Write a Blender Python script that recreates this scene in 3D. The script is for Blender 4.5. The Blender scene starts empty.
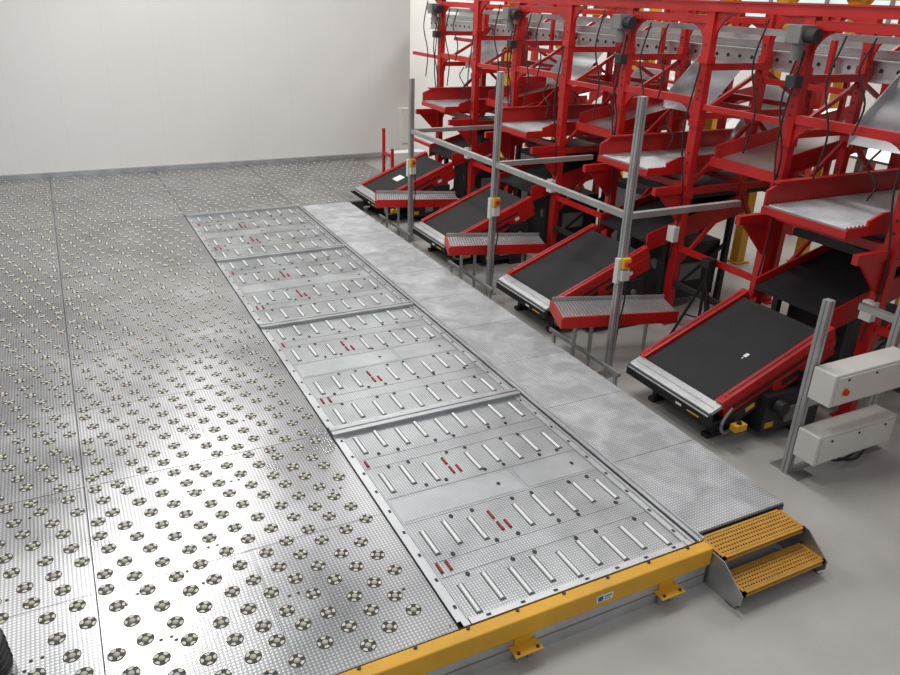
import bpy, math, random
from mathutils import Vector, Matrix
random.seed(7)
S = bpy.context.scene
COL = S.collection
FL = 0.08      # floor level
DK = 0.5       # deck top level
# ---------------------------------------------------------------- camera
Xc = Vector((1600, 287.5, -757)).normalized()
Yc = Vector((-422, 357.5, -757)); Yc = (Yc - Xc*Yc.dot(Xc)).normalized()
Zc = Xc.cross(Yc).normalized()
R = Matrix((Xc, Yc, Zc))
cd = bpy.data.cameras.new('camera'); cam = bpy.data.objects.new('camera', cd)
COL.objects.link(cam); S.camera = cam
cd.sensor_width = 36; cd.lens = 757/900*36; cd.clip_end = 200
CAMP = Vector((0, 0, 5.0))
cam.matrix_world = Matrix.Translation(CAMP) @ R.to_4x4()
def proj(p):
    q = R.transposed() @ (Vector(p)-CAMP)
    if q.z > -0.1: return None
    return (450+757*q.x/-q.z, 337.5-757*q.y/-q.z)
# ---------------------------------------------------------------- materials
def mat(name, col, rough=0.5, metal=0.0, var=0.12, vscale=3.0, bump=0.0, bscale=60, rvar=0.1, emit=0, det=5, dist=0, lo=.3, hi=.7):
    m = bpy.data.materials.new(name); m.use_nodes = True
    nt = m.node_tree; b = nt.nodes['Principled BSDF']
    b.inputs['Metallic'].default_value = metal
    g = nt.nodes.new('ShaderNodeNewGeometry')
    n = nt.nodes.new('ShaderNodeTexNoise'); n.inputs['Scale'].default_value = vscale; n.inputs['Detail'].default_value = det; n.inputs['Distortion'].default_value = dist
    nt.links.new(g.outputs['Position'], n.inputs['Vector'])
    cr = nt.nodes.new('ShaderNodeValToRGB')
    cr.color_ramp.elements[0].position = lo; cr.color_ramp.elements[1].position = hi
    cr.color_ramp.elements[0].color = [max(0, c*(1-var)) for c in col]+[1]
    cr.color_ramp.elements[1].color = [min(1, c*(1+var)) for c in col]+[1]
    nt.links.new(n.outputs['Fac'], cr.inputs['Fac']); nt.links.new(cr.outputs['Color'], b.inputs['Base Color'])
    mr = nt.nodes.new('ShaderNodeMapRange'); mr.inputs['From Min'].default_value = .3; mr.inputs['From Max'].default_value = .7
    mr.inputs['To Min'].default_value = max(.02, rough-rvar*.5); mr.inputs['To Max'].default_value = min(1, rough+rvar*.5)
    nt.links.new(n.outputs['Fac'], mr.inputs['Value']); nt.links.new(mr.outputs['Result'], b.inputs['Roughness'])
    if bump:
        n2 = nt.nodes.new('ShaderNodeTexNoise'); n2.inputs['Scale'].default_value = bscale
        nt.links.new(g.outputs['Position'], n2.inputs['Vector'])
        bp = nt.nodes.new('ShaderNodeBump'); bp.inputs['Strength'].default_value = bump; bp.inputs['Distance'].default_value = .01
        nt.links.new(n2.outputs['Fac'], bp.inputs['Height']); nt.links.new(bp.outputs['Normal'], b.inputs['Normal'])
    if emit:
        b.inputs['Emission Color'].default_value = (*col, 1); b.inputs['Emission Strength'].default_value = emit
    return m
def mult_color(m, fac_socket_builder):
    nt = m.node_tree; b = nt.nodes['Principled BSDF']
    src = b.inputs['Base Color'].links[0].from_socket
    mx = nt.nodes.new('ShaderNodeMix'); mx.data_type = 'RGBA'; mx.blend_type = 'MULTIPLY'; mx.inputs['Factor'].default_value = 1
    nt.links.new(src, mx.inputs['A']); nt.links.new(fac_socket_builder(nt), mx.inputs['B']); nt.links.new(mx.outputs['Result'], b.inputs['Base Color'])
def checker_plate(name, col, rough, metal, pitch=.055, strength=.5, var=.12, vs=1.2, orand=.12, dist=0, tint=.25, lo=.3, hi=.7):
    m = mat(name, col, rough, metal, var, vs, rvar=.10, det=8, dist=dist, lo=lo, hi=hi)
    nt = m.node_tree; b = nt.nodes['Principled BSDF']
    g = nt.nodes.new('ShaderNodeNewGeometry'); sp = nt.nodes.new('ShaderNodeSeparateXYZ')
    nt.links.new(g.outputs['Position'], sp.inputs[0])
    def M(op, a, b_=None):
        k = nt.nodes.new('ShaderNodeMath'); k.operation = op
        for i, v in enumerate((a, b_)):
            if v is None: continue
            if isinstance(v, (int, float)): k.inputs[i].default_value = v
            else: nt.links.new(v, k.inputs[i])
        return k.outputs[0]
    k = 2*math.pi/pitch
    sx = M('SINE', M('MULTIPLY', sp.outputs['X'], k)); sy = M('SINE', M('MULTIPLY', sp.outputs['Y'], k))
    h = M('ABSOLUTE', M('MULTIPLY', sx, sy)); h = M('SUBTRACT', h, .35); h = M('MAXIMUM', h, 0)
    bp = nt.nodes.new('ShaderNodeBump'); bp.inputs['Strength'].default_value = strength; bp.inputs['Distance'].default_value = .006
    nt.links.new(h, bp.inputs['Height']); nt.links.new(bp.outputs['Normal'], b.inputs['Normal'])
    def f(nt):
        oi = nt.nodes.new('ShaderNodeObjectInfo')
        r = M('ADD', M('MULTIPLY', oi.outputs['Random'], orand*2), 1-orand)
        return M('MULTIPLY', r, M('ADD', M('MULTIPLY', h, tint*2), 1-tint*.6))
    mult_color(m, f)
    return m
M_deck = checker_plate('galvanised_tread', (.48, .487, .495), .31, .92, .062, .14, .18, orand=.08, tint=.6)
M_mod = checker_plate('galvanised_module', (.47, .49, .50), .40, .85, .055, .3, .16, 2.0, orand=.04, tint=.5)
M_flat = checker_plate('galvanised_band', (.46, .48, .49), .42, .85, .055, .1, .14, 2.0, orand=.04, tint=.15)
M_plain = mat('galvanised_plain', (.54, .555, .565), .40, .9, .1, 2)
M_walk = checker_plate('worn_walkway', (.50, .515, .53), .58, .4, .065, .6, .20, 3.0, .05, .6, .5, .38, .7)
M_steel = mat('bright_steel', (.58, .59, .60), .48, .85)
M_roll = mat('zinc_roller', (.66, .67, .67), .5, .6, .05)
M_ball = mat('dull_ball', (.48, .455, .39), .6, 0, .05)
M_rail = mat('zinc_rail', (.44, .45, .46), .42, .8)
M_alu = mat('anodised_aluminium', (.40, .41, .40), .42, .6)
M_red = mat('red_powder_coat', (.44, .012, .010), .36, 0, .14, 2)
M_redd = mat('red_roller', (.30, .02, .02), .5, 0)
M_black = mat('black_rubber', (.009, .009, .010), .72, 0, .3, 6)
M_blackp = mat('black_plastic', (.014, .014, .015), .5)
M_dark = mat('dark_metal', (.035, .035, .037), .5, .3)
M_yel = mat('yellow_paint', (.70, .37, .022), .5, 0, .1, 3)
M_yelo = mat('yellow_grating', (.52, .26, .035), .6, 0, .12, 9)
M_cream = mat('cream_nylon', (.64, .61, .51), .5)
M_grey = mat('grey_enclosure', (.60, .59, .55), .45, 0, .04)
M_white = mat('white_label', (.75, .75, .75), .5, 0, .02)
M_blue = mat('blue_print', (.03, .10, .35), .5)
M_redb = mat('red_button', (.6, .01, .01), .3)
M_greyp = mat('painted_grey_steel', (.20, .20, .20), .5, .2)
M_slot = mat('roller_slot', (.09, .09, .09), .5, .2)
M_seam = mat('dark_slot', (.12, .12, .12), .6)  # dark grey for the rail joint and panel corner marks
M_lamp = mat('lamp_tube', (1, .98, .92), .5, emit=4)
M_conc = mat('sealed_concrete', (.43, .415, .39), .38, 0, .11, 1.1, .05, 40, .18, det=8)
M_glass = mat('window_glass', (.40, .48, .48), .15, 0, .35, .5, emit=.9)
M_rear = mat('rear_wall_panel', (.68, .68, .66), .6, 0, .08, .4)
M_wall = mat('white_wall_panel', (.61, .605, .585), .6, 0, .03, .3)
def seam(nt):
    g = nt.nodes.new('ShaderNodeNewGeometry'); sp = nt.nodes.new('ShaderNodeSeparateXYZ'); nt.links.new(g.outputs['Position'], sp.inputs[0])
    ad = nt.nodes.new('ShaderNodeMath'); ad.operation = 'ADD'; nt.links.new(sp.outputs['X'], ad.inputs[0]); ad.inputs[1].default_value = 50.35
    md = nt.nodes.new('ShaderNodeMath'); md.operation = 'MODULO'; md.inputs[1].default_value = 1.15; nt.links.new(ad.outputs[0], md.inputs[0])
    gt = nt.nodes.new('ShaderNodeMath'); gt.operation = 'GREATER_THAN'; gt.inputs[1].default_value = .015; nt.links.new(md.outputs[0], gt.inputs[0])
    mr = nt.nodes.new('ShaderNodeMapRange'); mr.inputs['To Min'].default_value = .95; nt.links.new(gt.outputs[0], mr.inputs['Value'])
    return mr.outputs['Result']
mult_color(M_wall, seam)
# ---------------------------------------------------------------- mesh builder
class MB:
    def __init__(s): s.v = []; s.f = []; s.m = []; s.sm = []; s.mats = []
    def mi(s, m):
        if m not in s.mats: s.mats.append(m)
        return s.mats.index(m)
    def add(s, vs, fs, m, smooth=False):
        o = len(s.v); s.v += [tuple(v) for v in vs]; k = s.mi(m)
        for f in fs: s.f.append([i+o for i in f]); s.m.append(k); s.sm.append(smooth)
        return s
    def box(s, x0, x1, y0, y1, z0, z1, m, T=None):
        vs = [(x, y, z) for z in (z0, z1) for y in (y0, y1) for x in (x0, x1)]
        if T: vs = [T(*v) for v in vs]
        return s.add(vs, [(0, 2, 3, 1), (4, 5, 7, 6), (0, 1, 5, 4), (2, 6, 7, 3), (0, 4, 6, 2), (1, 3, 7, 5)], m)
    def cyl(s, p0, p1, r, m, seg=12, r1=None):
        p0 = Vector(p0); p1 = Vector(p1); r1 = r if r1 is None else r1
        d = (p1-p0).normalized(); a = d.orthogonal().normalized(); c = d.cross(a)
        o = []
        for p, rr in ((p0, r), (p1, r1)):
            for i in range(seg):
                t = 2*math.pi*i/seg; o.append(p+(a*math.cos(t)+c*math.sin(t))*rr)
        s.add(o, [(i, (i+1) % seg, seg+(i+1) % seg, seg+i) for i in range(seg)], m, True)
        s.add(o[:seg], [tuple(reversed(range(seg)))], m); s.add(o[seg:], [tuple(range(seg))], m)
        return s
    def beam(s, p0, p1, w, h, m):   # rectangular bar between two points
        p0 = Vector(p0); p1 = Vector(p1); d = (p1-p0).normalized()
        up = Vector((0, 0, 1)) if abs(d.z) < .95 else Vector((1, 0, 0))
        a = d.cross(up).normalized()*w*.5; c = a.cross(d).normalized()*h*.5
        vs = [p+sa*a+sc*c for p in (p0, p1) for sc in (-1, 1) for sa in (-1, 1)]
        return s.add(vs, [(0, 2, 3, 1), (4, 5, 7, 6), (0, 1, 5, 4), (2, 6, 7, 3), (0, 4, 6, 2), (1, 3, 7, 5)], m)
    def prism(s, poly, off, m):
        n = len(poly); off = Vector(off); a = [Vector(p) for p in poly]; b_ = [p+off for p in a]
        fs = [tuple(reversed(range(n))), tuple(range(n, 2*n))]+[(i, (i+1) % n, n+(i+1) % n, n+i) for i in range(n)]
        return s.add(a+b_, fs, m)
    def tube(s, pts, r, m, seg=8):
        P = [Vector(p) for p in pts]; P = [P[0]*2-P[1]]+P+[P[-1]*2-P[-2]]; out = []
        for i in range(1, len(P)-2):
            for k in range(6):
                t = k/6; a, b_, c, d = P[i-1:i+3]
                out.append(.5*((2*b_)+(-a+c)*t+(2*a-5*b_+4*c-d)*t*t+(-a+3*b_-3*c+d)*t**3))
        out.append(P[-2])
        rings = []
        for i, p in enumerate(out):
            d = (out[min(i+1, len(out)-1)]-out[max(i-1, 0)]).normalized()
            a = d.cross(Vector((.31, .2, .93))).normalized(); c = d.cross(a)
            rings += [p+(a*math.cos(2*math.pi*j/seg)+c*math.sin(2*math.pi*j/seg))*r for j in range(seg)]
        n = len(out)
        return s.add(rings, [(i*seg+j, i*seg+(j+1) % seg, (i+1)*seg+(j+1) % seg, (i+1)*seg+j) for i in range(n-1) for j in range(seg)], m, True)
    def mesh(s, name, org):
        me = bpy.data.meshes.new(name)
        me.from_pydata([(v[0]-org[0], v[1]-org[1], v[2]-org[2]) for v in s.v], [], s.f)
        for m in s.mats: me.materials.append(m)
        me.polygons.foreach_set('material_index', s.m); me.polygons.foreach_set('use_smooth', s.sm)
        me.update(); return me
ORG = {}
def thing(name, loc, label, cat, group=None):
    o = bpy.data.objects.new(name, None); o.empty_display_size = .2; o.location = loc; COL.objects.link(o)
    o['label'] = label; o['category'] = cat
    if group: o['group'] = group
    ORG[o.name] = Vector(loc); return o
def part(mb, name, parent, bevel=0, label=None):
    org = ORG[parent.name]; o = bpy.data.objects.new(name, mb.mesh(name, org)); COL.objects.link(o); o.parent = parent
    ORG[o.name] = org
    if label: o['label'] = label
    if bevel: bv(o, bevel)
    return o
def bv(o, w):
    md = o.modifiers.new('bevel', 'BEVEL'); md.width = w; md.segments = 2; md.limit_method = 'ANGLE'; md.angle_limit = .8
def solo(mb, name, loc, label=None, cat=None, group=None, bevel=0, kind=None):
    o = bpy.data.objects.new(name, mb.mesh(name, loc)); o.location = loc; COL.objects.link(o)
    ORG[o.name] = Vector(loc)
    if label: o['label'] = label
    if cat: o['category'] = cat
    if group: o['group'] = group
    if kind: o['kind'] = kind
    if bevel: bv(o, bevel)
    return o
def rep(root, d, label=None):
    def cp(o, par):
        n = o.copy(); COL.objects.link(n)
        if par: n.parent = par
        for c in [c for c in KIDS.get(o.name, [])]: cp(c, n)
        return n
    KIDS = {}
    for o in list(bpy.data.objects):
        if o.parent: KIDS.setdefault(o.parent.name, []).append(o)
    n = cp(root, None); n.location = Vector(root.location)+Vector(d)
    if label: n['label'] = label
    return n
# ---------------------------------------------------------------- room
solo(MB().box(-12, 24, -6, 34, FL-.2, FL, M_conc), 'floor', (6, 10, FL), kind='structure')
solo(MB().box(-12, 9.6, 21.5, 21.75, FL, 11, M_wall), 'wall_back', (0, 21.5, FL), kind='structure')
solo(MB().box(9.35, 9.6, 21.75, 28, FL, 11, M_wall), 'wall_return', (9.5, 25, FL), kind='structure')
solo(MB().box(9.35, 24, 28, 28.25, FL, 11, M_rear), 'wall_rear', (15, 28, FL), kind='structure')
solo(MB().box(20, 20.25, -6, 28, FL, 3.2, M_rear).box(20, 20.25, -6, 28, 7.5, 11, M_rear), 'wall_right', (20, 10, FL), kind='structure')
w = MB().box(20.05, 20.12, -6, 28, 3.2, 7.5, M_glass)
for i in range(18): w.box(19.98, 20.2, -6+i*2, -5.9+i*2, 3.2, 7.5, M_greyp)
for z in (3.2, 4.6, 6.0): w.box(19.98, 20.2, -6, 28, z, z+.08, M_greyp)
solo(w, 'window_1', (20, 10, 3.2), kind='structure')
solo(MB().box(-12, 9.3, 21.4, 21.495, DK, DK+.11, M_rail), 'baseboard_back', (0, 21.4, DK), kind='structure')
solo(MB().box(9.2, 9.5, 21.2, 21.495, FL, 1.9, M_grey).box(9.24, 9.46, 21.17, 21.2, .9, 1.8, M_grey), 'wall_cabinet', (9.3, 21.3, FL),
     'tall narrow grey electrical cabinet against white wall', 'electrical cabinet', bevel=.01)
# ---------------------------------------------------------------- deck substructure
sub = MB().box(-7, 4.72, 3.88, 21.4, FL, DK-.03, M_dark).box(4.72, 5.9, 3.965, 21.4, FL, DK-.03, M_dark).box(5.9, 7.86, 17.62, 21.4, FL, DK-.03, M_dark).box(5.9, 6.27, 16.66, 17.62, FL, DK-.03, M_dark)
solo(sub, 'deck_substructure', (1, 12, FL), 'grey steel base frame carrying the cargo deck', 'deck frame')
YS = [3.86, 7.03, 10.23, 13.43, 16.63, 19.0, 21.4]
XS = [-6.5, -5.3, -2.8, -.3, 2.19]
def panel(name, x0, x1, y0, y1, m, label, group, g=.0045, holes=True):
    b = MB().box(x0+g, x1-g, y0+g, y1-g, DK-.03, DK, m)
    if holes:
        for i in range(14):
            hx = random.uniform(x0+.12, x1-.2); hy = random.uniform(y0+.15, y1-.15)
            for dx in (0, .075):
                b.cyl((hx+dx, hy, DK), (hx+dx, hy, DK+.0015), .015, M_blackp, 8)
        for (ax, ay) in ((x0+.05, y0+.06), (x1-.05, y0+.06), (x0+.05, y1-.06), (x1-.05, y1-.06)):
            b.cyl((ax, ay, DK), (ax, ay, DK+.0015), .012, M_seam, 8)
        if x1-x0 > 1:
            b.box((x0+x1)/2-.003, (x0+x1)/2+.003, y0+.02, y1-.02, DK, DK+.001, M_greyp)
            b.box(x0+.02, x1-.02, (y0+y1)/2-.003, (y0+y1)/2+.003, DK, DK+.001, M_greyp)
    return solo(b, name, ((x0+x1)/2, (y0+y1)/2, DK-.03), label, 'deck panel', group)
BL = 'galvanised tread plate panel studded with ball transfer units'
for i in range(len(YS)-1):
    for j in range(len(XS)-1):
        panel('ball_deck_panel', XS[j], XS[j+1], YS[i], YS[i+1], M_deck, BL, 'ball deck panels')
for (x0, x1, y0, y1) in ((2.19, 4.6, 16.66, 19), (2.19, 4.6, 19, 21.4), (4.6, 5.9, 16.66, 19), (4.6, 7.86, 19, 21.4), (5.9, 7.86, 17.62, 19), (5.9, 6.27, 16.66, 17.62)):
    panel('ball_deck_panel', x0, x1, y0, y1, M_deck, BL, 'ball deck panels')
for i in range(10):
    panel('walkway_plate', 4.74, 5.9, 3.97+i*1.268, 3.97+(i+1)*1.268, M_walk, 'scuffed galvanised tread plate beside the roller deck', 'walkway plates', .004, False)
# ---------------------------------------------------------------- balls
def ballhousing(mb, x, y, seg=16, rot=0.):
    z = DK+.0005
    vs = []; ri, ro = .018, .064
    for r, zz in ((ro, DK), (ro, z+.0015), (ri, z+.0015), (ri, DK)):
        vs += [(x+r*math.cos(2*math.pi*i/seg), y+r*math.sin(2*math.pi*i/seg), zz) for i in range(seg)]
    fs = [(k*seg+i, k*seg+(i+1) % seg, (k+1)*seg+(i+1) % seg, (k+1)*seg+i) for k in range(3) for i in range(seg)]
    mb.add(vs, fs, M_blackp)
    for q in range(4):
        a0 = rot+q*math.pi/2; pts = []; w = .40
        for t in (-w, 0, w): pts.append((x+.057*math.cos(a0+t), y+.057*math.sin(a0+t), z+.0015))
        for t in (w*.7, 0, -w*.7): pts.append((x+.034*math.cos(a0+t), y+.034*math.sin(a0+t), z+.0015))
        mb.prism(pts, (0, 0, .0015), M_cream)
def ball(mb, x, y, r=.025, seg=12, rings=4):
    vs = []; fs = []
    for k in range(rings):
        ph = k/rings*math.pi/2; rr = r*math.cos(ph); zz = DK+.001+.014*math.sin(ph)
        vs += [(x+rr*math.cos(2*math.pi*i/seg), y+rr*math.sin(2*math.pi*i/seg), zz) for i in range(seg)]
    vs.append((x, y, DK+.015))
    for k in range(rings-1): fs += [(k*seg+i, k*seg+(i+1) % seg, (k+1)*seg+(i+1) % seg, (k+1)*seg+i) for i in range(seg)]
    fs += [((rings-1)*seg+i, (rings-1)*seg+(i+1) % seg, rings*seg) for i in range(seg)]
    mb.add(vs, fs, M_ball, True)
P = .236
pos = []
ang = math.atan2(1, 3); ca, sa_ = math.cos(ang), math.sin(ang)
HX, HY = -1.07, 4.98
for i in range(-135, 135):
    for j in range(-135, 135):
        x = P*(i*ca-j*sa_)+random.uniform(-.02, .02); y = 10+P*(i*sa_+j*ca)+random.uniform(-.02, .02)
        if not (-6.3 < x < 7.75 and 4.0 < y < 21.3): continue
        if not (x < 2.09 or (16.76 < y and x < 5.8) or (y > 17.75)): continue
        for s in YS[1:-1]:
            if abs(y-s) < .075: y = s+(.08 if y > s else -.08)
        for s in XS[1:-1]+[4.6, 5.9]:
            if abs(x-s) < .075: x = s+(.08 if x > s else -.08)
        if abs(x-HX) < .26 and abs(y-HY) < .26: continue
        if any(abs(x-a) < .13 and abs(y-c) < .13 for a, c in pos[-160:]): continue
        pos.append((x, y))
vis = []; rest = []
for p in pos:
    q = proj((p[0], p[1], DK))
    if q and -8 < q[0] < 908 and -8 < q[1] < 683: vis.append(p)
    else: rest.append(p)
vis.sort(key=lambda p: p[0]**2+p[1]**2+20)
ind = vis[:300]; rest = [p for p in rest if p[0] > -4.2]+vis[300:]
h0 = MB(); ballhousing(h0, 0, 0); b0 = MB(); ball(b0, 0, 0)
hm = h0.mesh('ball_housing', (0, 0, DK)); bm_ = b0.mesh('transfer_ball', (0, 0, DK))
for (x, y) in ind:
    a = bpy.data.objects.new('ball_transfer_unit', hm); a.location = (x, y, DK); a.rotation_euler.z = random.choice((0, .4, .78, 1.1))
    a['label'] = 'pale ball in black round housing set in deck plate'; a['category'] = 'ball transfer'; a['group'] = 'ball transfer units on the deck'
    c = bpy.data.objects.new('ball', bm_); c.parent = a; COL.objects.link(a); COL.objects.link(c)
st = MB()
for (x, y) in rest:
    ballhousing(st, x, y, 8, random.choice((0, .4, .8))); ball(st, x, y, seg=8, rings=2)
solo(st, 'ball_transfer_field', (0, 12, DK), 'many more pale balls in black housings across the deck', 'ball transfers', kind='stuff')
# ---------------------------------------------------------------- roller modules
X0, Y0, W, L = 2.2, 3.86, 2.42, 3.17
mod = thing('roller_deck_module', (X0+W/2, Y0+L/2, DK-.03), 'galvanised deck module with rows of steel rollers', 'roller deck module', 'roller deck modules')
b_ = MB().box(X0, X0+W, Y0, Y0+L, DK-.03, DK, M_mod)
b_.box(X0+.12, X0+1.45, Y0+1.38, Y0+1.72, DK, DK+.002, M_flat).box(X0+1.5, X0+W-.12, Y0+1.38, Y0+1.72, DK, DK+.002, M_flat)
for yy in (.56, .76, 1.34, 1.76, 2.32, 2.5): b_.box(X0+.1, X0+W-.1, Y0+yy-.003, Y0+yy+.003, DK+.001, DK+.002, M_greyp)
part(b_, 'deck_plate', mod)
fr = MB().box(X0, X0+W, Y0+L-.13, Y0+L-.06, DK, DK+.045, M_rail).box(X0, X0+W, Y0+L-.04, Y0+L+.02, DK, DK+.045, M_rail)
fr.box(X0, X0+W, Y0, Y0+.06, DK, DK+.014, M_plain).box(X0, X0+W, Y0+L-.06, Y0+L-.04, DK, DK+.01, M_seam)
fr.box(X0, X0+.03, Y0, Y0+L, DK, DK+.014, M_plain).box(X0+.03, X0+.09, Y0, Y0+L, DK, DK+.006, M_plain).box(X0+.09, X0+.1, Y0, Y0+L, DK, DK+.014, M_rail)
fr.box(X0+W-.09, X0+W-.03, Y0, Y0+L, DK, DK+.006, M_plain).box(X0+W-.1, X0+W-.09, Y0, Y0+L, DK, DK+.014, M_rail).box(X0+W-.03, X0+W, Y0, Y0+L, DK, DK+.02, M_rail)
part(fr, 'edge_profile', mod)
ROWS = [(.10, .46), (.86, 1.22), (1.86, 2.22), (2.62, 2.98)]
sl = MB()
for ri, (a, c) in enumerate(ROWS):
    for k in range(9):
        if (ri, k) in ((1, 3), (2, 3)): continue
        xx = X0+.22+.247*k
        dy = .03 if k % 2 else -.02
        sl.box(xx-.030, xx+.030, Y0+a+dy, Y0+c+dy, DK+.0005, DK+.003, M_slot)
        part(MB().cyl((xx, Y0+a+.015+dy, DK-.006), (xx, Y0+c-.015+dy, DK-.006), .024, M_roll, 14), 'roller', mod)
part(sl, 'slotted_base', mod)
hl = MB()
for yy in (.52, .80, 1.28, 1.55, 1.83, 2.28, 2.55):
    for k in range(9):
        if (k+int(yy*10)) % 3 == 0 or (yy == 1.55 and k % 4): continue
        xx = X0+.34+.225*k; yj = Y0+yy
        pts = [(xx+.02*math.cos(t*math.pi/4+.39), yj+.028*math.sin(t*math.pi/4+.39), DK+.004) for t in range(8)]
        hl.prism(pts, (0, 0, .002), M_blackp)
for k in range(9):
    for ex in (.05, W-.075): hl.box(X0+ex, X0+ex+.024, Y0+.2+k*.34, Y0+.24+k*.34, DK+.006, DK+.009, M_blackp)
for k in range(7): hl.box(X0+.25+k*.32, X0+.29+k*.32, Y0+.018, Y0+.042, DK+.014, DK+.016, M_blackp)
part(hl, 'lock_hole', mod)
for (xx, ya, yb) in ((.15, .62, .74), (.24, .62, .74), (.92, .90, 1.02), (1.0, .90, 1.02), (.92, 1.08, 1.20), (.15, 2.36, 2.46), (.92, 1.90, 2.02), (1.0, 1.90, 2.02), (.92, 2.08, 2.20)):
    part(MB().cyl((X0+xx, Y0+ya, DK+.004), (X0+xx, Y0+yb, DK+.004), .014, M_redd, 10), 'red_guide_roller', mod)
for k in range(1, 4): rep(mod, (0, k*3.2, 0))
gr = MB().box(4.64, 4.66, 3.86, 16.64, DK-.03, DK+.035, M_rail).box(4.66, 4.71, 3.86, 16.64, DK-.03, DK+.012, M_plain).box(4.71, 4.73, 3.86, 16.64, DK-.03, DK+.03, M_rail)
solo(gr, 'guide_rail', (4.68, 10, DK), 'long galvanised guide rail along the roller deck', 'guide rail')
# ---------------------------------------------------------------- yellow edge beam
eb = thing('edge_beam', (1, 3.75, FL), 'yellow painted steel buffer beam along the deck edge', 'edge beam')
part(MB().box(-6.5, 4.72, 3.73, 3.85, .32, DK+.01, M_yel), 'beam', eb, .012)
part(MB().box(-6.5, 4.70, 3.755, 3.85, FL, .32, M_steel).box(-6.5, 4.70, 3.75, 3.755, .2, .21, M_greyp), 'base_channel', eb, label='grey steel channel below beam')
bo = MB()
for k in range(24):
    xx = 4.5-k*.45
    bo.cyl((xx, 3.83, DK+.01), (xx, 3.83, DK+.02), .016, M_blackp, 8)
part(bo, 'bolt', eb)
for xx in (4.22, 2.72, 1.35, -.4, -2.2):
    f = MB().box(xx-.13, xx+.13, 3.63, 3.752, .225, .236, M_yel).box(xx-.08, xx+.08, 3.74, 3.754, .225, .32, M_yel).box(xx-.08, xx-.04, 3.71, 3.745, FL, .225, M_rail).box(xx+.04, xx+.08, 3.71, 3.745, FL, .225, M_rail)
    f.cyl((xx-.09, 3.66, .236), (xx-.09, 3.66, .25), .014, M_blackp, 8).cyl((xx+.09, 3.66, .236), (xx+.09, 3.66, .25), .014, M_blackp, 8)
    part(f, 'foot_bracket', eb)
lb = MB().box(3.42, 3.59, 3.724, 3.73, .385, .455, M_white).box(3.435, 3.485, 3.722, 3.724, .395, .445, M_blue).box(3.50, 3.575, 3.722, 3.724, .425, .438, M_greyp).box(3.50, 3.56, 3.722, 3.724, .40, .408, M_greyp)
part(lb, 'type_label', eb, label='white and blue type label')
# ---------------------------------------------------------------- steps
sp_ = thing('access_step', (5.4, 3.7, FL), 'two-tread metal step with yellow grating at the deck edge', 'step')
def tread(x0, x1, y0, y1, z):
    t = MB().box(x0, x1, y0, y0+.025, z-.05, z, M_yelo).box(x0, x1, y1-.025, y1, z-.05, z, M_yelo).box(x0, x0+.025, y0, y1, z-.05, z, M_yelo).box(x1-.025, x1, y0, y1, z-.05, z, M_yelo)
    n = 7
    for i in range(1, n): yy = y0+(y1-y0)*i/n; t.box(x0, x1, yy-.011, yy+.011, z-.03, z-.002, M_yelo)
    n = 32
    for i in range(1, n): xx = x0+(x1-x0)*i/n; t.box(xx-.007, xx+.007, y0, y1, z-.03, z-.004, M_yelo)
    t.box(x0+.02, x1-.02, y0+.02, y1-.02, z-.06, z-.05, M_dark)
    return t
part(tread(4.75, 5.80, 3.62, 3.94, .47), 'tread', sp_)
part(tread(4.78, 5.82, 3.36, 3.64, .27), 'tread', sp_)
for xx in (4.73, 5.82):
    pl = [(xx, 3.955, FL), (xx, 3.42, FL), (xx, 3.34, .17), (xx, 3.34, .26), (xx, 3.6, .45), (xx, 3.955, .45)]
    s_ = MB().prism(pl, (.012, 0, 0), M_rail); s_.box(xx-.0, xx+.05, 3.38, 3.5, FL, FL+.012, M_rail)
    part(s_, 'side_plate', sp_)
# ---------------------------------------------------------------- belt units
UC = 6.22; PITCH = 3.5; BX = 6.4
TH = math.atan2(.70, 1.76); CT, ST = math.cos(TH), math.sin(TH)
def T(s, y, n): return (BX+s*CT-n*ST, UC+y, .62+s*ST+n*CT)
bu = thing('belt_conveyor', (BX+.9, UC, FL), 'inclined black belt conveyor with red side rails', 'belt conveyor', 'inclined belt conveyors')
part(MB().box(.14, 1.86, -.62, .62, -.05, 0, M_black, T).cyl(T(1.86, -.62, -.04), T(1.86, .62, -.04), .045, M_black, 16), 'belt', bu)
ns = MB().box(-.03, .15, -.74, .74, -.05, -.004, M_steel, T).cyl(T(-.02, -.73, -.032), T(-.02, .73, -.032), .028, M_steel, 16)
ns.box(.04, .05, -.70, .70, -.004, .003, M_rail, T)
part(ns, 'nose_plate', bu, label='bright steel nose plate')
for sg in (-1, 1):
    y0, y1 = (.635, .75) if sg > 0 else (-.75, -.635)
    r = MB().box(.14, 2.0, y0, y1, -.22, .04, M_red, T)
    part(r, 'side_rail', bu, .01)
    ws = MB()
    for q in range(7): ws.cyl(T(.25+q*.26, (y0+y1)/2, .04), T(.25+q*.26, (y0+y1)/2, .048), .014, M_dark, 8)
    ws.box(.3, 1.9, (y0+y1)/2-.012, (y0+y1)/2+.012, .04, .043, M_blackp, T)
    part(ws, 'wear_strip', bu)
for ya, yb in ((-.765, -.751), (.751, .765)):
    sk = MB().box(.9, 1.95, ya, yb, -.34, -.12, M_red, T)
    sk.box(.2, .9, ya, yb, -.36, -.20, M_blackp, T)
    o_ = (ya-.004, ya) if ya < 0 else (yb, yb+.004)
    sk.box(.25, 1.6, o_[0], o_[1], -.135, -.105, M_blackp, T).box(1.05, 1.35, o_[0], o_[1], -.28, -.2, M_blackp, T).box(.45, .6, o_[0], o_[1], -.31, -.25, M_yel, T).box(1.5, 1.6, o_[0], o_[1], -.26, -.2, M_white, T)
    part(sk, 'side_skirt', bu)
fp = MB().box(BX-.06, BX-.0, UC-.76, UC+.76, .44, .57, M_blackp).box(BX-.075, BX-.06, UC-.74, UC+.74, .55, .568, M_steel)
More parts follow.
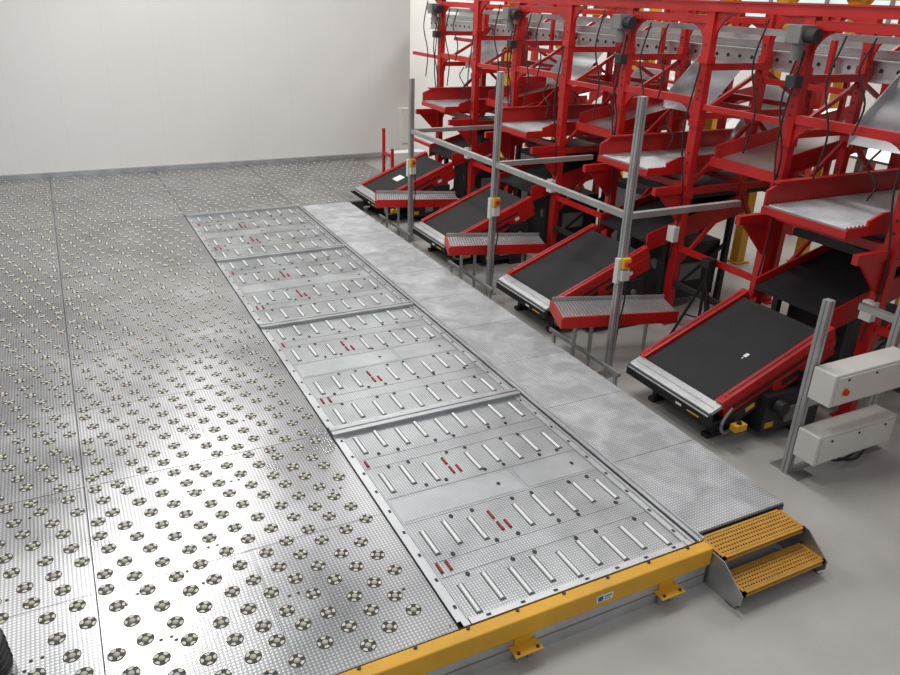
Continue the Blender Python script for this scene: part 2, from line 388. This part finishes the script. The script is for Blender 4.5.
fp.box(BX-.02, BX+.24, UC-.74, UC+.74, .42, .46, M_blackp)
fp.box(BX-.066, BX-.06, UC-.6, UC-.40, .47, .49, M_yel).box(BX-.066, BX-.06, UC-.3, UC-.2, .47, .5, M_white)
part(fp, 'front_bumper', bu, .006)
part(MB().box(.1, 1.9, -.62, .62, -.24, -.06, M_dark, T), 'bed_frame', bu)
bs = MB().box(BX+.55, BX+1.6, UC-.5, UC+.5, FL, .22, M_blackp)
for yy in (-.5, .5):
    bs.beam((BX+.35, UC+yy, FL+.05), (BX+1.5, UC+yy, 1.0), .06, .1, M_dark).beam((BX+1.5, UC+yy, FL+.05), (BX+.6, UC+yy, .7), .06, .1, M_dark)
    bs.beam((BX+1.6, UC+yy, FL), (BX+1.6, UC+yy, 1.15), .1, .1, M_dark).beam((BX+.3, UC+yy, FL), (BX+.3, UC+yy, .55), .08, .08, M_dark)
    bs.box(BX+.2, BX+1.7, UC+yy-.05, UC+yy+.05, FL, FL+.06, M_dark)
bs.box(BX+.6, BX+1.7, UC-.45, UC+.45, .3, .75, M_blackp)
part(bs, 'base_frame', bu)
mo = MB().box(BX+.75, BX+1.35, UC-.86, UC-.6, .20, .70, M_blackp).cyl((BX+.95, UC-.87, .55), (BX+.95, UC-.98, .55), .09, M_dark, 14).box(BX+1.35, BX+1.75, UC-.86, UC-.5, FL, .9, M_blackp)
mo.box(BX+.80, BX+.95, UC-.865, UC-.86, .25, .33, M_yel).cyl((BX+1.55, UC-.86, .7), (BX+1.55, UC-.88, .7), .05, M_greyp, 12).box(BX+1.1, BX+1.3, UC-.9, UC-.86, .3, .5, M_greyp)
part(mo, 'drive_unit', bu, .01)
hs = MB().tube([T(.25, -.78, -.1), (BX+.14, UC-.80, .5), (BX+.10, UC-.82, .40), (BX+.16, UC-.82, .33), (BX+.3, UC-.78, .31)], .020, M_greyp)
part(hs, 'hose', bu, label='grey corrugated cable hose')
es = MB().box(BX+.24, BX+.42, UC-.92, UC-.82, .36, .44, M_yel).cyl((BX+.33, UC-.87, .44), (BX+.33, UC-.87, .47), .03, M_blackp, 12).beam((BX+.35, UC-.82, .4), (BX+.35, UC-.5, .4), .03, .03, M_dark)
part(es, 'stop_switch', bu, label='small yellow foot switch device')
belts = [bu]
for k in range(1, 4): belts.append(rep(bu, (0, k*PITCH, 0)))
belts[3]['label'] = 'inclined black belt conveyor with red rails and white sheet on it'
def T4(s, y, n): v = T(s, y, n); return (v[0], v[1]+3*PITCH, v[2])
solo(MB().box(.75, .97, -.15, .15, 0.001, .006, M_white, T4), 'paper_sheet', T4(.86, 0, 0), 'white paper sheet lying on black belt', 'paper')
sy = MB().box(.95, 1.02, -.32, -.27, .001, .004, M_white, T).box(.9, .95, -.30, -.29, .001, .004, M_white, T)
solo(sy, 'belt_sticker', T(1.0, -.28, 0), 'small white sticker on black belt', 'sticker')
# ---------------------------------------------------------------- side trays
tr = thing('slide_tray', (7.0, 7.9, FL), 'long narrow steel roller tray with red side on slim legs', 'slide tray', 'slide trays between conveyors')
A = Vector((5.92, 7.92, .92)); U = Vector((1.78, -.36, -.05)); V = Vector((.24, .64, .0))
def Q(u, v, n): p = A+U*u+V*v*(1-.15*u); return (p.x, p.y, p.z+n)
tp = MB().box(0, 1, .02, 1, -.03, 0, M_greyp, Q)
for i in range(38): tp.box((i+.2)/38, (i+.75)/38, .06, .94, 0, .010, M_plain, Q)
part(tp, 'tray_surface', tr, label='ribbed grey steel tray surface')
rd = MB().box(0, 1, -.03, .02, -.14, .03, M_red, Q).box(-.02, 0, -.03, 1.0, -.14, .01, M_red, Q).box(0, 1, 1, 1.03, -.08, .06, M_rail, Q)
part(rd, 'red_edge', tr)
part(MB().box(.05, .7, .1, .6, -.16, -.03, M_dark, Q), 'underside', tr)
for (u, v) in ((.12, .1), (.26, .1), (.8, .5)):
    p = Q(u, v, 0); part(MB().box(p[0]-.02, p[0]+.02, p[1]-.02, p[1]+.02, FL, p[2]-.03, M_alu), 'leg', tr)
for k in range(1, 3): rep(tr, (0, k*PITCH, 0))
kb = MB().box(6.32, 6.36, 7.1, 8.80, .32, .37, M_alu).box(6.32, 6.36, 7.15, 7.2, FL, .32, M_alu).box(6.32, 6.36, 8.65, 8.7, FL, .32, M_alu)
k0 = solo(kb, 'kick_bar', (6.34, 8, FL), 'low aluminium kick bar between conveyors', 'guard bar', 'kick bars')
for k in range(1, 3): rep(k0, (0, k*PITCH, 0))
# ---------------------------------------------------------------- guard posts
def profile(mb, x, y, z0, z1, w=.09):
    mb.box(x-w/2, x+w/2, y-w/2, y+w/2, z0, z1, M_alu)
    for (dx, dy) in ((-w/2, 0), (w/2, 0), (0, -w/2), (0, w/2)):
        if dx: mb.box(x+dx-.002, x+dx+.002, y-.008, y+.008, z0, z1, M_greyp)
        else: mb.box(x-.008, x+.008, y+dy-.002, y+dy+.002, z0, z1, M_greyp)
    return mb
GX = 6.55; GY = 7.6
for k, top in enumerate((3.93, 3.9, 3.45)):
    gy = GY+k*3.48
    gp = thing('guard_post', (GX, gy, FL), 'tall slotted aluminium post with horizontal rails', 'guard post', 'aluminium guard posts')
    part(profile(MB(), GX, gy, FL, top).box(GX-.1, GX+.1, gy-.1, gy+.1, FL, FL+.015, M_rail), 'post', gp)
    part(MB().box(GX+.045, 8.55, gy-.04, gy+.04, 2.38, 2.46, M_alu), 'cross_rail', gp)
    if k < 2: part(MB().box(GX-.04, GX+.04, gy+.05, gy+3.42, 2.38, 2.46, M_alu), 'cross_rail', gp)
    sb = MB().box(GX-.06, GX+.06, gy-.12, gy-.045, 1.72, 1.86, M_yel).box(GX-.06, GX+.06, gy-.12, gy-.045, 1.55, 1.70, M_grey).cyl((GX, gy-.12, 1.79), (GX, gy-.16, 1.79), .035, M_redb, 12)
    sb.box(GX-.1, GX-.045, gy-.06, gy+.02, 1.5, 1.85, M_grey)
    part(sb, 'switch_box', gp, label='yellow and grey switch boxes')
    cb = MB().tube([(GX+.05, gy-.08, 1.55), (GX+.09, gy-.05, 1.2), (GX+.06, gy-.03, .8), (GX+.06, gy, FL+.05)], .012, M_blackp, 6)
    part(cb, 'cable', gp)
cs = thing('control_stand', (7.5, 4.75, FL), 'aluminium stand carrying two grey control enclosures', 'control stand')
ps = MB(); profile(ps, 6.94, 4.75, FL, 2.22, .09); ps.box(6.9, 7.15, 4.55, 4.95, FL, FL+.015, M_rail).beam((7.0, 4.75, FL+.02), (7.35, 4.75, FL+.02), .06, .03, M_alu)
part(ps, 'post', cs)
part(profile(MB(), 8.28, 4.75, FL, 2.15).box(8.1, 8.45, 4.6, 4.9, FL, FL+.015, M_rail), 'post', cs)
part(MB().box(8.24, 8.32, 4.8, 5.25, 1.72, 1.80, M_alu), 'cross_rail', cs)
part(MB().box(6.98, 8.24, 4.71, 4.79, .95, 1.03, M_alu), 'cross_rail', cs)
part(MB().box(6.98, 8.24, 4.71, 4.79, .42, .5, M_alu), 'cross_rail', cs)
for z0, z1 in ((1.10, 1.48), (.36, .72)):
    en = part(MB().box(6.90, 8.22, 4.42, 4.70, z0, z1, M_grey), 'enclosure', cs, .012)
    part(MB().box(6.95, 8.17, 4.405, 4.42, z0+.03, z1-.03, M_grey), 'enclosure_door', en, .004)
    for xx in (7.1, 7.55, 8.0): part(MB().cyl((xx, 4.405, z1-.07), (xx, 4.395, z1-.07), .014, M_dark, 10), 'door_lock', en)
part(MB().cyl((7.08, 4.405, 1.27), (7.08, 4.37, 1.27), .035, M_redb, 14).cyl((7.08, 4.405, 1.27), (7.08, 4.398, 1.27), .05, M_yel, 14), 'emergency_button', cs, label='red mushroom button on yellow ring')
part(MB().tube([(7.4, 4.6, .36), (7.45, 4.62, .2), (7.7, 4.6, FL+.05), (8.1, 4.7, FL+.03), (8.7, 5.0, FL+.03)], .015, M_blackp, 6).tube([(7.6, 4.6, .36), (7.62, 4.6, .18), (7.9, 4.55, FL+.05), (8.5, 4.8, FL+.03)], .015, M_blackp, 6), 'cable', cs)
# ---------------------------------------------------------------- red chute troughs
ch = thing('transfer_chute', (9.4, UC-.09, 2.5), 'low-sided red chute with steel rollers held in red portal', 'chute', 'red transfer chutes')
c0, c1 = UC-.69, UC+.51
rb = MB().box(8.05, 12.0, c0, c1, 2.60, 2.64, M_greyp)
for i in range(36): rb.cyl((8.11+i*.07, c0+.03, 2.64), (8.11+i*.07, c1-.03, 2.64), .024, M_rail, 10)
part(rb, 'roller_bed', ch)
part(MB().prism([(8.05, c1, 2.54), (12.0, c1, 2.54), (12.0, c1, 2.95), (8.30, c1, 2.93), (8.05, c1, 2.83)], (0, .03, 0), M_red).box(8.2, 12.0, c1-.04, c1+.06, 2.92, 2.945, M_red), 'side_wall', ch)
part(MB().prism([(8.4, c0, 2.54), (12.0, c0, 2.54), (12.0, c0, 2.82), (8.65, c0, 2.80), (8.4, c0, 2.72)], (0, -.03, 0), M_red).box(8.05, 8.4, c0-.03, c0, 2.54, 2.66, M_red), 'side_wall', ch)
part(MB().box(8.03, 8.06, c0-.03, c1+.03, 2.54, 2.63, M_red), 'front_lip', ch)
part(MB().prism([(10.7, c0+.1, 2.66), (10.7, c1-.1, 2.66), (11.45, c1-.1, 3.7), (11.45, c0+.1, 3.7)], (0.02, 0, .02), M_plain), 'feed_plate', ch)
for k in range(1, 4): rep(ch, (0, k*PITCH, 0))
uc = thing('sloping_chute', (9.9, UC+1.75, 3.0), 'long sloping red-sided chute between portal frames', 'chute', 'sloping red chutes')
d0, d1 = UC+1.15, UC+2.3
for yy in (d0, d1):
    part(MB().prism([(8.9, yy, 2.78), (12.0, yy, 3.32), (12.0, yy, 3.59), (8.9, yy, 3.05)], (0, .03, 0), M_red), 'side_wall', uc)
part(MB().prism([(8.9, d0, 2.82), (8.9, d1, 2.82), (12.0, d1, 3.36), (12.0, d0, 3.36)], (0, 0, .02), M_plain), 'slide_bed', uc)
part(MB().box(8.85, 8.91, d0-.02, d1+.05, 2.74, 2.88, M_red), 'front_lip', uc)
for k in (1, 2, -1): rep(uc, (0, k*PITCH, 0))
lf = thing('lower_feed_conveyor', (9.4, UC, FL), 'dark inclined feed conveyor with red side plates behind belt', 'feed conveyor', 'lower feed conveyors')
part(MB().prism([(8.3, UC-.6, 1.42), (8.3, UC+.6, 1.42), (10.4, UC+.6, 1.95), (10.4, UC-.6, 1.95)], (0, 0, .05), M_black), 'belt', lf)
for sg in (-1, 1):
    yy = UC+sg*.64-(.03 if sg > 0 else 0)
    part(MB().prism([(8.3, yy, 1.27), (10.4, yy, 1.75), (10.4, yy, 2.12), (8.3, yy, 1.57)], (0, .03, 0), M_red), 'side_plate', lf)
    for xx, zz in ((8.75, 1.4), (10.2, 1.8)): part(MB().beam((xx, UC+sg*.55, FL), (xx, UC+sg*.55, zz), .09, .09, M_dark), 'leg', lf)
    part(MB().beam((8.8, UC+sg*.55, .3), (10.2, UC+sg*.55, 1.2), .05, .05, M_dark), 'brace', lf)
part(MB().box(8.95, 10.1, UC-.5, UC+.5, .25, 1.25, M_blackp).cyl((8.85, UC-.3, .9), (8.95, UC-.3, .9), .1, M_greyp, 12).box(9.2, 9.7, UC-.56, UC-.5, .6, .9, M_greyp), 'drive_unit', lf)
part(MB().box(8.95, 11.6, UC-.7, UC+.7, 2.1, 2.2, M_dark), 'underside_dark_sheet', lf)  # dark sheet added so the space under the chute looks shaded
for k in range(1, 4): rep(lf, (0, k*PITCH, 0))
mc = MB().box(9.9, 10.7, UC+1.1, UC+2.4, FL+.12, 1.7, M_dark).box(9.95, 10.65, UC+1.15, UC+2.35, FL, FL+.12, M_blackp).box(9.885, 9.9, UC+1.16, UC+1.72, .3, 1.6, M_greyp).box(9.885, 9.9, UC+1.78, UC+2.34, .3, 1.6, M_greyp).box(9.87, 9.885, UC+1.66, UC+1.69, .9, 1.05, M_blackp)  # cabinets added to fill the gaps between portals with darkness
m0 = solo(mc, 'dark_filler_cabinet', (10.3, UC+1.75, FL), 'dark two-door cabinet added to fill the darkness beneath the red frames', 'cabinet', 'dark filler cabinets')
m0.location.y += PITCH; rep(m0, (0, PITCH, 0))
# ---------------------------------------------------------------- red frames
def gusset(mb, x, cy, cz, sy, sz, size, m):
    pts = [(x, cy, cz)]
    for i in range(7):
        t = math.pi/2*i/6
        pts.append((x, cy+sy*size*(1-math.sin(t)), cz+sz*size*(1-math.cos(t))))
    if sy*sz > 0: pts = pts[::-1]
    mb.prism(pts, (.04, 0, 0), m)
FX = 8.7
rf = thing('steel_portal', (FX+1, UC, FL), 'tall red steel portal of the sorting machine', 'steel portal', 'red steel portals')
for fx in (FX, FX+1.2, FX+2.4):
    for sg in (-1, 1):
        cy = UC+sg*.9
        z0 = FL if fx != FX+1.2 else 2.2
        hw = .08 if fx == FX else .055
        c = MB().box(fx-.06, fx+.06, cy-hw, cy+hw, z0, 4.895, M_red)
        if z0 == FL: c.box(fx-.13, fx+.13, cy-.14, cy+.14, FL, FL+.02, M_red)
        for z in (2.2, 3.3, 4.2): c.box(fx-.08, fx+.08, cy-hw-.015, cy+hw+.015, z, z+.10, M_red)
        for z in (2.6, 2.75, 2.9, 3.7, 3.82, 3.95, 4.45): c.cyl((fx-.06, cy, z), (fx-.065, cy, z), .02, M_dark, 8)
        part(c, 'column', rf)
for fx in (FX, FX+1.2, FX+2.4):
    for z in (2.32, 3.45, 4.74):
        zz = 3.60 if (fx == FX and z == 3.45) else z
        hh = .11 if fx == FX else .08
        be = MB().box(fx-.05, fx+.05, UC-.82, UC+.82, zz, zz+hh, M_red)
        if z > 3:
            gusset(be, fx-.02, UC-.82, zz, 1, -1, .38, M_red); gusset(be, fx-.02, UC+.82, zz, -1, -1, .38, M_red)
        if z > 4:
            gusset(be, fx-.02, UC-.98, 4.89, -1, -1, .45, M_red); gusset(be, fx-.02, UC+.98, 4.89, 1, -1, .45, M_red)
        part(be, 'cross_beam', rf)
for sg in (-1, 1):
    cy = UC+sg*.9
    for z in (2.25, 3.4, 4.1): part(MB().box(FX+.07, FX+2.33, cy-.05, cy+.05, z, z+.10, M_red), 'side_beam', rf)
    for a, c in (((FX+.07, cy, 3.5), (FX+1.2, cy, 4.1)), ((FX+.07, cy, 1.1), (FX+1.3, cy, 2.25)), ((FX+2.3, cy, 2.5), (FX+1.2, cy, 3.4)), ((FX+1.2, cy, 4.2), (FX+2.3, cy, 4.8)), ((FX+.07, cy, 2.4), (FX+1.2, cy, 3.35)), ((FX+2.3, cy, 3.55), (FX+1.2, cy, 4.1)), ((FX+2.3, cy, .6), (FX+1.2, cy, 2.25))):
        part(MB().beam(a, c, .045, .06, M_red), 'brace', rf)
    part(MB().box(FX-.65, FX-.07, cy-.04, cy+.04, 2.28, 2.40, M_red).prism([(FX-.07, cy-.02, 2.28), (FX-.55, cy-.02, 2.28), (FX-.07, cy-.02, 1.8)], (0, .04, 0), M_red), 'support_arm', rf)
for z in (1.35, 0.75):
    part(MB().box(FX-.04, FX+.04, UC+.99, UC+2.51, z, z+.08, M_red if z > 1 else M_dark), 'tie_beam', rf)
part(MB().box(FX+2.36, FX+2.44, UC+.99, UC+2.51, 2.0, 2.2, M_red), 'tie_beam', rf)
part(MB().box(FX+1.16, FX+1.24, UC+.99, UC+2.51, 3.9, 3.98, M_red), 'tie_beam', rf)
part(MB().box(FX-.03, FX+.03, UC+.99, UC+2.51, 3.55, 3.63, M_red), 'tie_beam', rf)
for dx, dy in ((1.2, 1.45), (2.4, 2.0)):
    part(MB().box(FX+dx-.035, FX+dx+.035, UC+dy-.035, UC+dy+.035, 3.9 if dx < 2 else 2.2, 4.895, M_red), 'upright', rf)
mt = MB().box(FX-.35, FX-.08, UC+.76, UC+.98, 4.58, 4.80, M_greyp).cyl((FX-.22, UC+.6, 4.68), (FX-.22, UC+.76, 4.68), .09, M_dark, 14).cyl((FX-.22, UC+.87, 4.58), (FX-.22, UC+.87, 4.38), .07, M_greyp, 14)
part(mt, 'drive_motor', rf, .01, 'grey gear motor')
part(MB().box(FX-.22, FX-.07, UC+.80, UC+.96, 4.05, 4.2, M_dark), 'junction_box', rf, .008)
part(MB().box(FX-.18, FX-.07, UC-.98, UC-.82, 1.5, 1.75, M_grey), 'junction_box', rf, .008)
for (dy, z0, z1) in ((.92, 4.5, 2.5), (.85, 4.5, 1.2), (-.9, 4.2, 1.2), (-.5, 3.5, 2.9), (.3, 4.7, 3.0), (1.5, 4.85, 3.1), (-.1, 4.7, 3.6)):
    part(MB().tube([(FX-.1, UC+dy, z0), (FX-.16, UC+dy+.08, (z0*2+z1)/3), (FX-.1, UC+dy-.05, (z0+z1*2)/3), (FX-.12, UC+dy, z1)], .013, M_blackp, 6), 'cable', rf)
pl = MB().prism([(9.72, UC-.65, 4.1), (9.72, UC+.25, 4.1), (9.05, UC+.25, 3.42), (9.05, UC-.65, 3.42)], (.02, 0, .02), M_plain)
pl.prism([(9.72, UC+.25, 4.05), (9.05, UC+.25, 3.38), (9.05, UC+.25, 3.6), (9.72, UC+.25, 4.27)], (0, .02, 0), M_plain)
part(pl, 'discharge_plate', rf, label='slanted galvanised sheet plate')
for k in range(1, 4): rep(rf, (0, k*PITCH, 0))
rep(rf, (0, -PITCH, 0))
for fx in (FX, FX+2.4):
    solo(MB().box(fx-.08, fx+.08, 1.0, 19.3, 4.9, 5.02, M_red).box(fx-.1, fx+.1, 1.0, 19.3, 5.02, 5.04, M_red), 'overhead_beam', (fx, 11, 4.9), 'long red overhead beam across the portal frames', 'steel beam', 'red overhead beams')
rl = MB().box(10.02, 10.08, 1, 21, 4.12, 4.36, M_plain).box(9.98, 10.12, 1, 21, 4.36, 4.38, M_plain).box(9.98, 10.12, 1, 21, 4.10, 4.12, M_plain)
for i in range(80): rl.cyl((10.022, 1.2+i*.25, 4.25), (10.012, 1.2+i*.25, 4.25), .03, M_blackp, 10)
solo(rl, 'perforated_rail', (10, 11, 4.1), 'long grey perforated steel rail through the red frames', 'sorter rail')
rl = MB().box(10.2, 10.9, 1, 21, 4.3, 4.42, M_greyp).box(10.9, 10.98, 1, 21, 4.25, 4.60, M_plain).box(10.15, 10.2, 1, 21, 4.25, 4.5, M_alu)
solo(rl, 'sorter_track', (10.5, 11, 4.3), 'grey sorter track running between red frames', 'sorter track')
rt = thing('return_track', (13.2, 11, FL), 'grey lower return track of the sorting machine', 'sorter track')
part(MB().box(12.9, 13.0, 1, 21, 2.8, 3.05, M_alu).box(13.0, 13.3, 1, 21, 2.9, 3.0, M_dark).box(12.85, 12.95, 1, 21, 1.5, 2.0, M_dark), 'track', rt)
for k in range(9): part(MB().box(12.9, 13.0, 2+k*2.3, 2.1+k*2.3, FL, 2.8, M_greyp if k % 2 else M_red), 'leg', rt)
solo(MB().box(9.15, 9.38, 1, 19.5, 4.62, 4.64, M_alu).box(9.15, 9.17, 1, 19.5, 4.64, 4.70, M_alu).box(9.36, 9.38, 1, 19.5, 4.64, 4.70, M_alu).tube([(9.25, 1, 4.67), (9.27, 8, 4.67), (9.25, 14, 4.67), (9.28, 19.5, 4.67)], .025, M_blackp, 6), 'cable_tray', (9.27, 11, 4.62), 'steel cable tray carrying black cables', 'cable tray')
def ycol(x, yy):
    yc = MB().box(x-.10, x+.10, yy-.10, yy+.10, FL, 5.6, M_yel).box(x-.24, x-.10, yy-.05, yy+.05, 3.8, 3.92, M_yel).box(x-.18, x+.18, yy-.18, yy+.18, FL, FL+.03, M_yel)
    yc.beam((x, yy, 4.9), (x, yy+.6, 5.6), .08, .08, M_yel).beam((x, yy, 4.9), (x, yy-.6, 5.6), .08, .08, M_yel)
    solo(yc, 'yellow_column', (x, yy, FL), 'yellow painted steel column behind red frames', 'column', 'yellow columns')
for k in range(7): ycol(13.6, 4.0+k*3.1)
for yy in (4.9, 7.1, 10.75, 14.3, 17.7, 20.4): ycol(12.35, yy)
for x in (12.35, 13.6):
    solo(MB().box(x-.08, x+.08, 1, 22, 5.6, 5.78, M_yel), 'yellow_beam', (x, 12, 5.6), 'yellow overhead runway beam on columns', 'steel beam', 'yellow runway beams')
    solo(MB().box(x-.16, x-.10, 1, 22, 4.66, 4.78, M_yel).box(x-.16, x-.10, 1, 22, 5.15, 5.27, M_yel), 'yellow_handrail', (x-.13, 12, 4.5), 'yellow horizontal rails fixed to the columns', 'rail', 'yellow rails')
rr = thing('rear_portal', (15.2, 6, FL), 'red steel portal of the rear sorter line', 'steel portal', 'rear red portals')
for yy in (5.2, 7.0):
    part(MB().box(15.1, 15.3, yy-.09, yy+.09, FL, 4.9, M_red), 'column', rr)
b2 = MB().box(15.1, 15.3, 5.2, 7.0, 4.7, 4.9, M_red); gusset(b2, 15.1, 5.3, 4.7, 1, -1, .4, M_red); gusset(b2, 15.1, 6.9, 4.7, -1, -1, .4, M_red)
part(b2, 'cross_beam', rr)
part(MB().box(15.12, 15.28, 5.2, 7.0, 2.9, 3.06, M_red), 'cross_beam', rr)
part(MB().prism([(14.0, 5.4, 2.3), (14.0, 6.8, 2.3), (15.4, 6.8, 3.1), (15.4, 5.4, 3.1)], (0, 0, .05), M_plain), 'slide_plate', rr)
part(MB().prism([(14.0, 5.36, 2.2), (15.4, 5.36, 3.0), (15.4, 5.36, 3.35), (14.0, 5.36, 2.55)], (0, .04, 0), M_red), 'side_wall', rr)
for k in range(1, 6): rep(rr, (0, k*3.3, 0))
solo(MB().box(15.05, 15.35, 2, 25.5, 4.9, 5.08, M_red), 'overhead_beam', (15.2, 13, 4.9), 'long red overhead beam across the portal frames', 'steel beam', 'red overhead beams')
for k in range(4):
    yy = 6.3+k*3.5
    lm = MB().box(12.5, 13.3, yy-.09, yy+.09, 3.20, 3.28, M_white).box(12.55, 13.25, yy-.06, yy+.06, 3.16, 3.20, M_lamp).box(12.55, 13.25, yy-.1, yy-.09, 3.18, 3.29, M_lamp)
    lm.box(12.92, 13.0, yy-.04, yy+.04, 3.05, 3.16, M_greyp)
    solo(lm, 'strip_lamp', (12.9, yy, 3.1), 'bright tubular strip lamp inside the sorting machine', 'lamp', 'strip lamps')
px, py = 8.55, 7.95
tp = thing('tripod', (px, py, FL), 'black tripod standing on concrete floor', 'tripod')
for a in (0.4, 2.5, 4.6):
    part(MB().beam((px, py, 1.15), (px+.42*math.cos(a), py+.42*math.sin(a), FL), .035, .035, M_blackp).beam((px, py, .5), (px+.25*math.cos(a), py+.25*math.sin(a), .55), .02, .02, M_blackp), 'leg', tp)
part(MB().cyl((px, py, .5), (px, py, 1.35), .025, M_blackp).box(px-.08, px+.08, py-.08, py+.08, 1.35, 1.47, M_blackp), 'head', tp)
rs = thing('red_stand', (8.2, 19.5, FL), 'small red posts and low white box by the white wall', 'stand')
part(MB().box(7.93, 8.0, 19.5, 19.57, FL, 1.65, M_red), 'post', rs)
part(MB().box(7.93, 8.0, 18.9, 18.97, FL, 1.2, M_red).box(7.94, 7.99, 18.97, 19.5, .95, 1.03, M_red), 'post', rs)
part(MB().box(8.15, 9.15, 19.3, 19.7, .55, 1.0, M_white).box(8.25, 8.33, 19.4, 19.5, FL, .55, M_alu).box(8.95, 9.03, 19.4, 19.5, FL, .55, M_alu), 'box', rs)
hp = MB()
for q in range(4):
    pts = [(HX+(.16-.004*q)*math.cos(t*math.pi/4), HY+.16*math.sin(t*math.pi/4), DK+.033+q*.06) for t in range(9)]
    hp.tube(pts, .032, M_blackp, 8)
solo(hp, 'coiled_hose', (HX, HY, DK), 'coil of black rubber hose lying on the deck', 'hose')
# ---------------------------------------------------------------- light
wd = bpy.data.worlds.new('world'); S.world = wd; wd.use_nodes = True
bg = wd.node_tree.nodes['Background']; bg.inputs[0].default_value = (.95, .97, 1, 1); bg.inputs[1].default_value = .46
def area(loc, sx, sy, e, col=(1, .98, .95)):
    l = bpy.data.lights.new('lamp_or_fill', 'AREA'); l.shape = 'RECTANGLE'; l.size = sx; l.size_y = sy; l.energy = e; l.color = col
    o = bpy.data.objects.new('lamp_or_fill', l); o.location = loc; COL.objects.link(o)
area((2.2, 17.2, 8.5), .8, 2.2, 290)
area((0.0, 13.8, 8.5), .8, 2.0, 310)
area((6.8, 17.0, 8.5), .7, 1.6, 180)
area((-3.5, 13, 8.5), .7, 1.4, 130)
area((2, 6, 9), 1, 2, 130)
area((6.5, 7, 9.5), 1.2, 3, 240)
area((15, 12, 10), 3, 12, 700)
area((15, 24, 10), 4, 4, 800)  # added fill light to brighten the rear walls, not a known fitting
S.view_settings.view_transform = 'Standard'
